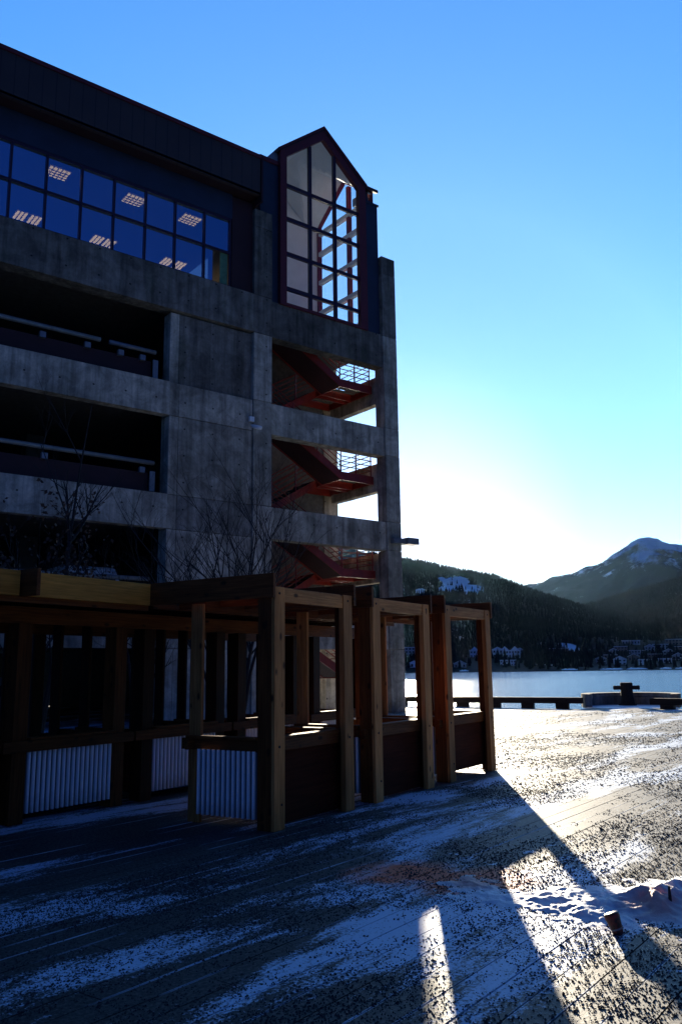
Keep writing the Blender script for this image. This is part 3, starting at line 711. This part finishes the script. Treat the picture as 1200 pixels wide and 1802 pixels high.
# ---- vehicles in the garage
def vehicle(name, loc, L, Wd, H, mat, label, cat):
    e = empty(name, loc, label, cat); x, y, z = loc
    h1 = H*.55; w2 = Wd/2
    prof = [(0, .35), (0, h1*.95), (.12*L, h1), (.24*L, H*.97), (.30*L, H), (.92*L, H*.98), (L, h1*1.05), (L, .35)]
    m = MB(); n = len(prof); pts = []
    for s in (-1, 1):
        for (a, b) in prof: pts.append((x+s*w2*(1 if b < h1*1.1 else .88), y+a, z+b))
    m.poly(pts, [tuple(range(n)), tuple(range(2*n-1, n-1, -1))] + [(i, n+i, n+(i+1) % n, (i+1) % n) for i in range(n)])
    m.build('body', mat, e, bevel=.05)
    MB().poly([(x-w2*.8, y+.125*L-.02, z+h1+.06), (x+w2*.8, y+.125*L-.02, z+h1+.06), (x+w2*.76, y+.235*L-.02, z+H*.92), (x-w2*.76, y+.235*L-.02, z+H*.92)], [(0, 1, 2, 3)]).build('windshield', M['hs_win'], e)
    for s in (-1, 1):
        MB().box(x+s*w2*.72-.12, x+s*w2*.72+.12, y-.03, y+.02, z+h1*.68, z+h1*.86).build('headlight', M['camwhite'], e)
        for q in (.2, .8):
            wh = MB().tube([(x+s*(w2-.22), y+q*L, z+.33), (x+s*(w2+.01), y+q*L, z+.33)], .33, 16).build('wheel', M['black'], e)
    return e
vehicle('parked_van', (10.35, 25.2, 3.0), 4.8, 1.95, 2.05, M['camwhite'], 'white van nosed up to the guard pipe on the first parking floor', 'van')
vehicle('parked_car', (7.9, 27.5, 0), 4.4, 1.75, 1.5, M['galv'], 'silver car parked in the dark ground floor of the garage', 'car')

# ------------------------------------------------------------------ timber stalls
SH = empty('timber_stalls', P(7.2, 5.4), 'row of open cedar market stalls with corrugated and plywood lower panels', 'shelter')
def timber(name, p, q, a, b, mat, parent=SH, side=None, bevel=.004):
    """box from p to q; a = width across `side`, b = the other; local Z runs along the grain"""
    p, q = Vector(p), Vector(q); d = q-p; L = d.length; zd = d.normalized()
    xd = Vector(side) if side is not None else (EX if abs(zd.z) > .9 else zd.cross(Vector((0, 0, 1))))
    xd = (xd-zd*xd.dot(zd)).normalized(); yd = zd.cross(xd)
    me = bpy.data.meshes.new(name); m = MB().box(-a/2, a/2, -b/2, b/2, 0, L); me.from_pydata(m.v, [], m.f); me.materials.append(mat)
    o = link(bpy.data.objects.new(name, me)); off = wloc(parent) if parent else Vector((0, 0, 0))
    o.parent = parent
    o.matrix_basis = Matrix.Translation(p-off) @ Matrix((xd, yd, zd)).transposed().to_4x4()
    md = o.modifiers.new('bevel', 'BEVEL'); md.width = bevel; md.segments = 2
    return o
M['cedar_dark'] = mk_wood('shaded_cedar', (.05, .018, .007), (.025, .009, .003))  # darker cedar copy, shade of rear row and roof put into its colour
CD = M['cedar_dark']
CE, CR, CG, PL = M['cedar'], M['cedar_red'], M['cedar_gold'], M['ply']
def post_board(a0, a1, b0, b1, z1, mat=CE, z0=0.0):
    return timber('post', P((a0+a1)/2, (b0+b1)/2, z0), P((a0+a1)/2, (b0+b1)/2, z1), a1-a0, b1-b0, mat, side=EX)
def corr_panel(p, q, z0, z1, nrm, mat=M['corr']):
    p, q, nrm = Vector(p), Vector(q), Vector(nrm); L = (q-p).length; d = (q-p).normalized(); m = MB(); gv = []
    n = int(L/.00345); per = .069
    for i in range(n+1):
        s = L*i/n; o_ = .028*math.tanh(3.0*(math.sin(2*math.pi*s/per)+.15))
        for z in (z0, z1): v = p+d*s+nrm*o_; m.v.append((v.x, v.y, z)); gv.append(o_)
    for i in range(n): m.f.append((2*i, 2*i+2, 2*i+3, 2*i+1))
    o = m.build('corrugated_panel', mat, SH, True); at = o.data.attributes.new('groove_shade', 'FLOAT', 'POINT')
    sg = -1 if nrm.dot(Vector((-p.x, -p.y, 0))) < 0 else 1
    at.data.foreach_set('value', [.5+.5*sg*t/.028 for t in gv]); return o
RZ0, RZ1 = .77, .89     # mid rail
mods = [(7.17, 8.78, 2.64), (9.24, 10.88, 2.65), (11.36, 13.11, 2.68)]
YF = 5.38
for k, (a0, a1, zt) in enumerate(mods):
    hz = zt-.14       # header top
    # left corner: L of two boards
    post_board(a0+.005, a0+.19, YF, YF+.045, hz, CE)
    post_board(a0, a0+.045, YF+.048, YF+.22, zt-.26, CR)
    post_board(a0+.05, a0+.12, YF+.05, YF+.16, zt-.27, CR)
    # right corner
    post_board(a1-.23, a1-.04, YF, YF+.07, hz, CE)
    post_board(a1-.09, a1-.045, YF+.073, YF+.22, zt-.27, CR)
    # intermediate side posts (narrow face to the front)
    post_board(a0+.05, a0+.095, YF+1.05, YF+1.22, zt-.27, CE)
    post_board(a1-.10, a1-.055, YF+1.05, YF+1.22, zt-.27, CR)
    # rear posts of the front row
    post_board(a0+.02, a0+.2, 7.25, 7.3, zt-.3, CR) if k == 99 else None
    # side roof boards
    timber('roof_beam', P(a0+.0-.024, YF-.02, zt-.13), P(a0-.024, 7.2, zt-.13), .045, .26, CR, side=EX)
    timber('roof_beam', P(a1-.0, YF-.02, zt-.13), P(a1, 7.2, zt-.13), .045, .26, CR, side=EX)
    # header between the front posts, one set back double
    timber('header', P(a0+.19, YF+.03, hz-.08), P(a1-.23, YF+.03, hz-.08), .04, .155, CG if k < 0 else CE, side=EY)
    timber('header', P(a0+.19, YF+1.14, hz-.11), P(a1-.1, YF+1.14, hz-.11), .04, .19, CR, side=EY)
    for q in range(3):
        x = a0+.45+q*(a1-a0-.7)/2; timber('rafter', P(x, YF+.08, hz-.08), P(x, 7.15, hz-.08), .04, .14, CR, side=EX)
    # side rail, cap and corrugated side panel
    for s, xx in ((-1, a0+.035), (1, a1-.05)):
        timber('rail', P(xx, YF+.23, (RZ0+RZ1)/2), P(xx, YF+1.3, (RZ0+RZ1)/2), .04, RZ1-RZ0, CR, side=EX)
        timber('rail', P(xx, YF+.23, RZ1+.017), P(xx, YF+1.2, RZ1+.017), .12, .03, CR, side=EX)
        corr_panel(P(xx-.02*s*-1, YF+.22), P(xx-.02*s*-1, YF+1.06), .10, RZ0+.01, EX)
        timber('rail', P(xx, YF+.23, .12), P(xx, YF+1.05, .12), .04, .07, CR, side=EX) if s > 0 else None
    # low front panel with rail
    timber('rail', P(a0+.12, YF+.13, (RZ0+RZ1)/2), P(a1-.12, YF+.13, (RZ0+RZ1)/2), .045, RZ1-RZ0, CR, side=EY)
    timber('rail', P(a0+.12, YF+.16, RZ1+.017), P(a1-.12, YF+.16, RZ1+.017), .13, .03, CR, side=EY)
    zb = .1 if k == 2 else .015
    timber('plywood_panel', P(a0+.1, YF+.17, (zb+RZ0+.08)/2), P(a1-.1, YF+.17, (zb+RZ0+.08)/2), .02, RZ0+.08-zb, PL, side=EY)
    for (bx, bz) in ((a0+.09, .83), (a0+.09, hz-.07), (a1-.135, hz-.07), (a1-.135, .83), (a0+.13, .25)):
        p = P(bx, YF-.006, bz); q = P(bx, YF+.02, bz); MB().tube([p, q], .014, 8).build('bolt', M['black'], SH)
    # little collar rail between stalls
    if k: timber('rail', P(a0-.10, YF+.12, .82), P(a0+.045, YF+.12, .82), .05, .11, CR, side=EY)
timber('rail', P(7.08, YF+1.13, .83), P(7.24, YF+1.13, .83), .05, .11, CR, side=EY)
# long eave board and the roof over the rear row
YE = 7.18
timber('eave_board', P(5.45, YE, 2.505), P(7.12, YE, 2.505), .045, .25, CG, side=EY)
timber('eave_board', P(1.5, YE, 2.505), P(5.33, YE, 2.505), .045, .25, CG, side=EY)
timber('eave_board', P(7.21, YE+.03, 2.45), P(13.1, YE+.03, 2.45), .04, .2, CR, side=EY)
timber('roof_beam', P(5.39, 6.95, 2.51), P(5.39, 10.4, 2.51), .045, .27, CR, side=EX)
timber('roof_beam', P(3.4, 6.95, 2.51), P(3.4, 10.4, 2.51), .045, .27, CR, side=EX)
timber('eave_board', P(1.5, YE+.06, 2.36), P(7.15, YE+.06, 2.36), .06, .08, CR, side=EY)
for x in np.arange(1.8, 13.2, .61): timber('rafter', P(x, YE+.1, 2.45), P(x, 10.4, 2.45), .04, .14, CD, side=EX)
timber('header', P(1.5, 8.17, 2.27), P(13.5, 8.17, 2.27), .045, .19, CR, side=EY)
timber('header', P(1.5, 10.4, 2.27), P(13.5, 10.4, 2.27), .045, .19, CR, side=EY)
rb_ = MB()
for i in range(19):
    y = YE+.06+i*.175; p = [P(1.5, y), P(13.1, y), P(13.1, y+.165), P(1.5, y+.165)]
    rb_.poly([(v.x, v.y, z) for z in (2.525, 2.55) for v in p], [(3,2,1,0),(4,5,6,7),(0,1,5,4),(1,2,6,5),(2,3,7,6),(3,0,4,7)])
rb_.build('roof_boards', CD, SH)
rear = [(2.2, 3.85), (4.1, 5.75), (6.05, 7.68), (7.98, 9.6), (9.9, 11.5), (11.9, 13.5)]
for k, (a0, a1) in enumerate(rear):
    for (p0, p1) in ((a0, a0+.19), (a1-.19, a1)):
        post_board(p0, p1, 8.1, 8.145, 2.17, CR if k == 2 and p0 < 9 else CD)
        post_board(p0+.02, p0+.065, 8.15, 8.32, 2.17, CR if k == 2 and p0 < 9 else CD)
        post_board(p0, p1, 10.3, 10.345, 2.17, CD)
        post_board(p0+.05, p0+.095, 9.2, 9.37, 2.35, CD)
    timber('rail', P(a0-.14, 8.08, .82), P(a1+.12, 8.08, .82), .045, .12, CR, side=EY)
    timber('rail', P(a0+.2, 8.11, .90), P(a1-.19, 8.11, .90), .12, .03, CR, side=EY)
    corr_panel(P(a0+.19, 8.125), P(a1-.19, 8.125), .10, RZ0, EY)
    timber('plywood_panel', P(a0+.1, 10.33, .43), P(a1-.1, 10.33, .43), .02, .66, PL, side=EY)
    for xx in (a0+.04, a1-.05):
        timber('rail', P(xx, 8.33, .83), P(xx, 9.4, .83), .04, .12, CR, side=EX)
        timber('plywood_panel', P(xx, 8.33, .43), P(xx, 9.3, .43), .02, .66, PL, side=EX)

# ------------------------------------------------------------------ bare trees
def bare_tree(name, base, stems, height, spread, label, seed, leaves=0, lean=0, low=.5):
    r = random.Random(seed); base = Vector(base); e = empty(name, base, label, 'tree', None)
    tm, bm_, lm = MB(), MB(), MB(); tips = []
    def grow(p, d, L, rad, depth, mb):
        n = 5; pts = [p]; rs = [rad]; q = p.copy(); dd = d.copy()
        for i in range(n):
            dd = (dd+Vector((r.uniform(-1, 1), r.uniform(-1, 1), r.uniform(-.4, .9)))*.11).normalized(); q = q+dd*L/n
            pts.append(q.copy()); rs.append(rad*(1-(.62 if depth else .88)*(i+1)/n))
        mb.tube(pts, rs, 6 if depth < 2 else 4, False)
        if depth >= 5 or L < .12: tips.append(q); return
        nb = (r.randint(5, 7) if depth == 0 else r.randint(3, 5)) if depth < 2 else r.randint(2, 3)
        for b in range(nb):
            t = r.uniform(low if depth == 0 else .25, 1.0); i = min(n-1, int(t*n)); pp = pts[i].lerp(pts[i+1], t*n-i)
            ax = Vector((r.uniform(-1, 1), r.uniform(-1, 1), r.uniform(-.2, .6))).normalized()
            nd = (dd*1.0+ax*r.uniform(.55, 1.0)).normalized(); nd.z = max(nd.z, .05)
            grow(pp, nd, L*(r.uniform(.16, .28) if stems == 1 and depth == 0 else r.uniform(.36, .58)), rs[i]*r.uniform(.58, .75), depth+1, bm_)
            if depth >= 1: tips.append(pp)
    for s in range(stems):
        a = 2*math.pi*s/stems+r.uniform(-.3, .3); k = spread*r.uniform(.5, 1.1) if stems > 1 else .03
        d = Vector((math.cos(a)*k, math.sin(a)*k, 1)).normalized()
        grow(base+Vector((math.cos(a)*.08*(stems > 1), math.sin(a)*.08*(stems > 1), 0)), d, height*r.uniform(.7, 1.0)*.8, (.032 if stems > 1 else .027)*height/5+.015, 0, tm)
    tm.build('trunk', M['bark'], e, True); bm_.build('branches', M['bark'], e, True)
    if leaves:
        for i in range(leaves):
            p = r.choice(tips)
            if not (leaf_z[0] < p.z < leaf_z[1]): continue
            p = p+Vector((r.uniform(-.12, .12), r.uniform(-.12, .12), r.uniform(-.1, .1)))
            u = Vector((r.uniform(-1, 1), r.uniform(-1, 1), r.uniform(-1, 1))).normalized(); v = u.cross(Vector((r.uniform(-1, 1), 1, r.uniform(-1, 1)))).normalized()
            s = r.uniform(.03, .055); lm.poly([p-u*s, p+v*s*.6, p+u*s, p-v*s*.6+Vector((0, 0, .01))], [(0, 1, 2, 3)])
        if lm.f: lm.build('leaves', M['dryleaf'], e)
    return e
leaf_z = (0, 5)
bare_tree('bare_tree', (9.9, 16.6, 0), 7, 6.3, .30, 'bare many stemmed tree fanned out before the middle concrete wall panels', 11, low=.3)
bare_tree('bare_tree', (8.15, 17.2, 0), 3, 5.0, .25, 'small bare tree left of the many stemmed one, by the panel edge', 12, low=.3)
bare_tree('bare_tree', (5.75, 17.0, 0), 1, 9.0, .1, 'tall slender young tree with a few dead leaves before the left garage openings', 23, leaves=1500, low=.35)
bare_tree('bare_tree', (4.9, 15.0, 0), 3, 4.6, .22, 'shrubby bare tree with dry leaves behind the left stalls', 31, leaves=500, low=.3)

# ------------------------------------------------------------------ harbour edge
def edge_pt(t): return Vector((24.3, 31.5, 0)).lerp(Vector((28.6, 20.9, 0)), t)
def rail_seg(p, q, label):
    e = empty('kerb_timber', (p.x, p.y, 0), label, 'kerb timber', 'tarred timbers along the dock edge')
    timber('beam', (p.x, p.y, .27), (q.x, q.y, .27), .26, .24, M['oldtimber'], e)
    L = (q-p).length; n = max(2, round(L/1.45)); d = (q-p).normalized()
    for i in range(n):
        c = p+d*(L*(i+.25)/n); timber('block', (c.x, c.y, .001), (c.x+d.x*.5, c.y+d.y*.5, .001), .24, .29, M['oldtimber'], e).location.z = .075
    return e
d_ = (edge_pt(1)-edge_pt(0)).normalized()
names = ['far left timber of the dock edge, seen through the stalls', 'dock edge timber directly behind the last stall', 'long dock edge timber ending at the concrete arc']
pts = [edge_pt(-.55), edge_pt(.0), edge_pt(.5), edge_pt(1.0)]
for i in range(3): rail_seg(pts[i], pts[i+1]-d_*.03, names[i])
rail_seg(Vector((29.2, 18.3, 0)), Vector((30.6, 11.0, 0)), 'dark dock edge timber at the right border, beyond the arc')
# concrete arc and bollard
ac = Vector((30.3, 19.9, 0)); arc = empty('concrete_arc', (31, 20, 0), 'low curved concrete kerb bulging outward around the mooring bollard', 'kerb')
m = MB(); n = 22; a_s, a_e = R(150), R(-78); 
for i in range(n+1):
    a = a_s+(a_e-a_s)*i/n; nrm = Vector((math.cos(a), math.sin(a), 0))
    for (rr, z) in ((1.62, 0), (1.62, .34), (1.57, .36), (1.57, .50), (1.9, .52), (1.9, 0)): v = ac+nrm*rr; m.v.append((v.x, v.y, z))
for i in range(n):
    for j in range(6): m.f.append((i*6+j, i*6+(j+1) % 6, (i+1)*6+(j+1) % 6, (i+1)*6+j))
m.f += [tuple(range(6)), tuple(n*6+j for j in range(5, -1, -1))]
m.build('kerb', cdk, arc)
MB().tube([(ac.x, ac.y, -.055), (ac.x, ac.y, .012)], 1.85, 36).build('slab', M['snow'], arc)
bo = empty('mooring_bollard', (31.0, 20.5, 0), 'dark T shaped mooring bollard standing inside the concrete arc', 'bollard')
vd = Vector((31, 20.5, 0)).normalized(); sdv = Vector((vd.y, -vd.x, 0)); c = Vector((31.0, 20.5, 0))
m = MB(); m.tube([c+Vector((0, 0, z)) for z in (0, .06, .07, .35, .6, .9, .93)], [.36, .36, .29, .25, .24, .25, .22], 20); m.build('body', M['oldtimber'], bo, False)
m = MB(); m.tube([c+Vector((0, 0, .72))+sdv*s for s in (-.52, -.49, -.3, .3, .49, .52)], [.07, .09, .085, .085, .09, .07], 14); m.build('horn', M['oldtimber'], bo, True)

# ------------------------------------------------------------------ grit, snow drift, spent firework
def patchy(x, y):
    u = x*dux+y*duy; v = -x*duy+y*dux
    return noise.noise(Vector((u*.45, v*1.1, 3.3)))+.5*noise.noise(Vector((u*1.5, v*2.6, 9.1)))+.35*noise.noise(Vector((u*5, v*7, 1.1)))
def grit():
    V = []; F = []; b = 0; r = np.random.default_rng(3)
    base = np.array([(1,0,0),(-.5,.87,0),(-.5,-.87,0),(0,0,1.)]); tri = ((0,1,3),(1,2,3),(2,0,3))
    bands = [(1.9, 4.0, 20000, .0035, .0085), (4.0, 7.0, 62000, .004, .010), (7, 12, 80000, .0055, .012), (12, 22, 66000, .009, .018), (22, 33, 16000, .012, .022)]
    for D0, D1, n, s0, s1 in bands:
        k = 0
        while k < n:
            a = R(r.uniform(10, 64)); D = math.sqrt(r.uniform(D0*D0, D1*D1)); x, y = D*math.sin(a), D*math.cos(a)
            ex_, ey_ = x*EX.x+y*EX.y, x*EY.x+y*EY.y
            if y > 23.8 and x < 22: continue
            k += 1
            if patchy(x, y) < r.uniform(-.45, .40): continue
            if ex_ < 13 and ey_ > 5.3 and ey_ < 11: continue
            s = r.uniform(s0, s1)*(1.5 if r.random() < .05 else 1); t = r.uniform(0, 6.28); c_, s_ = math.cos(t), math.sin(t)
            q = base*(s, s*r.uniform(.6, 1), s*r.uniform(.5, .95)); q = np.stack([q[:,0]*c_-q[:,1]*s_+x, q[:,0]*s_+q[:,1]*c_+y, q[:,2]-.001], 1)
            V.append(q)
            for f in tri: F.append((f[0]+b, f[1]+b, f[2]+b))
            b += 4
    o = npmesh('gravel', np.concatenate(V), F, M['grit'])
    tag(o, 'dark grit scattered over the snowy deck boards', 'grit', kind='stuff')
M['grit'] = plain('dark_grit', (.045, .042, .040), .8, 0, .4, 30, 0)
grit()
def drift():
    def seg(px, py, a, b):
        a, b, p = Vector(a), Vector(b), Vector((px, py)); t = max(0, min(1, (p-a).dot(b-a)/(b-a).length_squared)); return (p-a.lerp(b, t)).length
    n = 260; x0, x1, y0, y1 = 3.9, 7.0, 2.5, 5.6; V = []; F = []
    for i in range(n):
        for j in range(n):
            x = x0+(x1-x0)*i/(n-1); y = y0+(y1-y0)*j/(n-1)
            d1 = seg(x, y, (4.95, 4.55), (5.1, 3.85)); d2 = seg(x, y, (5.1, 3.85), (5.35, 3.55)); d3 = seg(x, y, (5.50, 3.50), (6.1, 3.45))
            lo = noise.noise(Vector((x*2.6, y*2.6, 7))); md = noise.noise(Vector((x*8, y*8, 2)))
            mound = .085*math.exp(-(d3/.16)**2)*(.85+.5*md+.25*noise.noise(Vector((x*17, y*17, 8))))+.045*math.exp(-(d3/.34)**2)
            h = .016*math.exp(-(d1/.38)**2)+.022*math.exp(-(d2/.36)**2)
            nn = lo*.6+md*.5+noise.noise(Vector((x*20, y*20, 4)))*.28+noise.noise(Vector((x*55, y*55, 4)))*.12
            h = h*(1+.9*nn)+mound*(1+.25*nn)+.016*nn-.010; V.append((x, y, h))
    for i in range(n-1):
        for j in range(n-1):
            q = (i*n+j, (i+1)*n+j, (i+1)*n+j+1, i*n+j+1)
            if max(V[k][2] for k in q) > -.002: F.append(q)
    g = N('dyed_snow'); c = g.coord(); st = g.noise(c, 2.2, 5, .6, .4)
    def blob(x, y, r_):
        d = g.n('ShaderNodeVectorMath', operation='DISTANCE'); g.l(c, d.inputs[0]); d.inputs[1].default_value = (x, y, 0)
        return g.math('SUBTRACT', 1.0, g.math('DIVIDE', d.outputs['Value'], r_), clamp=True)
    b = g.math('MAXIMUM', blob(5.35, 3.45, .42), blob(5.0, 4.75, .4)); b = g.math('MAXIMUM', b, blob(5.9, 3.4, .35))
    b = g.ramp(g.math('MULTIPLY', b, g.math('MULTIPLY', st, 2.0)), [(.18, 0), (.65, .75)])
    g.set(col=g.mix(b, (.84, .85, .88), (.85, .30, .18)), rough=.6, spec=.3); g.b.inputs['Subsurface Weight'].default_value = .0
    g.bump(g.noise(c, 60, 4), .5, .008)
    o = npmesh('snow', V, F, g.m, smooth=True); tag(o, 'ridge of trodden snow with orange stains at the right foreground', 'snow', kind='stuff')
drift()
fw_ = empty('firework_tube', (4.72, 3.34, 0), 'small spent dark red cardboard tube standing tilted at the edge of the snow', 'firework tube')
g = N('red_card'); c_ = g.coord(); g.set(col=g.ramp(g.noise(c_, 40, 4), [(.4, (.02, .012, .01)), (.6, (.16, .02, .015))]), rough=.5); M['card'] = g.m
b0 = Vector((4.735, 3.31, -.005)); b1 = Vector((4.715, 3.345, .115))
MB().tube([b0, b0.lerp(b1, .15), b0.lerp(b1, .5), b0.lerp(b1, .8), b1], [.030, .034, .040, .046, .044], 18).build('tube', M['card'], fw_, True)
MB().tube([b0.lerp(b1, .80), b0.lerp(b1, .97)], [.0478, .0468], 18, False).build('band', M['redsteel'], fw_, True)
MB().tube([b0.lerp(b1, .25), b0.lerp(b1, .33)], [.0375, .039], 18, False).build('band', M['galv'], fw_, True)
# dead leaf scraps and a twig lying on the snow
tw = MB(); tw.tube([(5.40, 3.36, .0), (5.42, 3.37, .09), (5.41, 3.365, .16)], [.016, .012, .008], 6)
tag(tw.build('twig', M['bark']), 'short dark twig poking up from the stained snow ridge', 'twig')

# ------------------------------------------------------------------ haze
hz = MB().box(-600, 8200, -500, 8200, -6, 1100); g = N('thin_haze'); g.t.nodes.remove(g.b)
pv = g.n('ShaderNodeVolumePrincipled'); pv.inputs['Density'].default_value = 1.3e-6; pv.inputs['Anisotropy'].default_value = .78
pv.inputs['Color'].default_value = (.34, .64, 1, 1); g.l(pv.outputs[0], g.o.inputs['Volume'])
tag(hz.build('haze', g.m), kind='stuff')
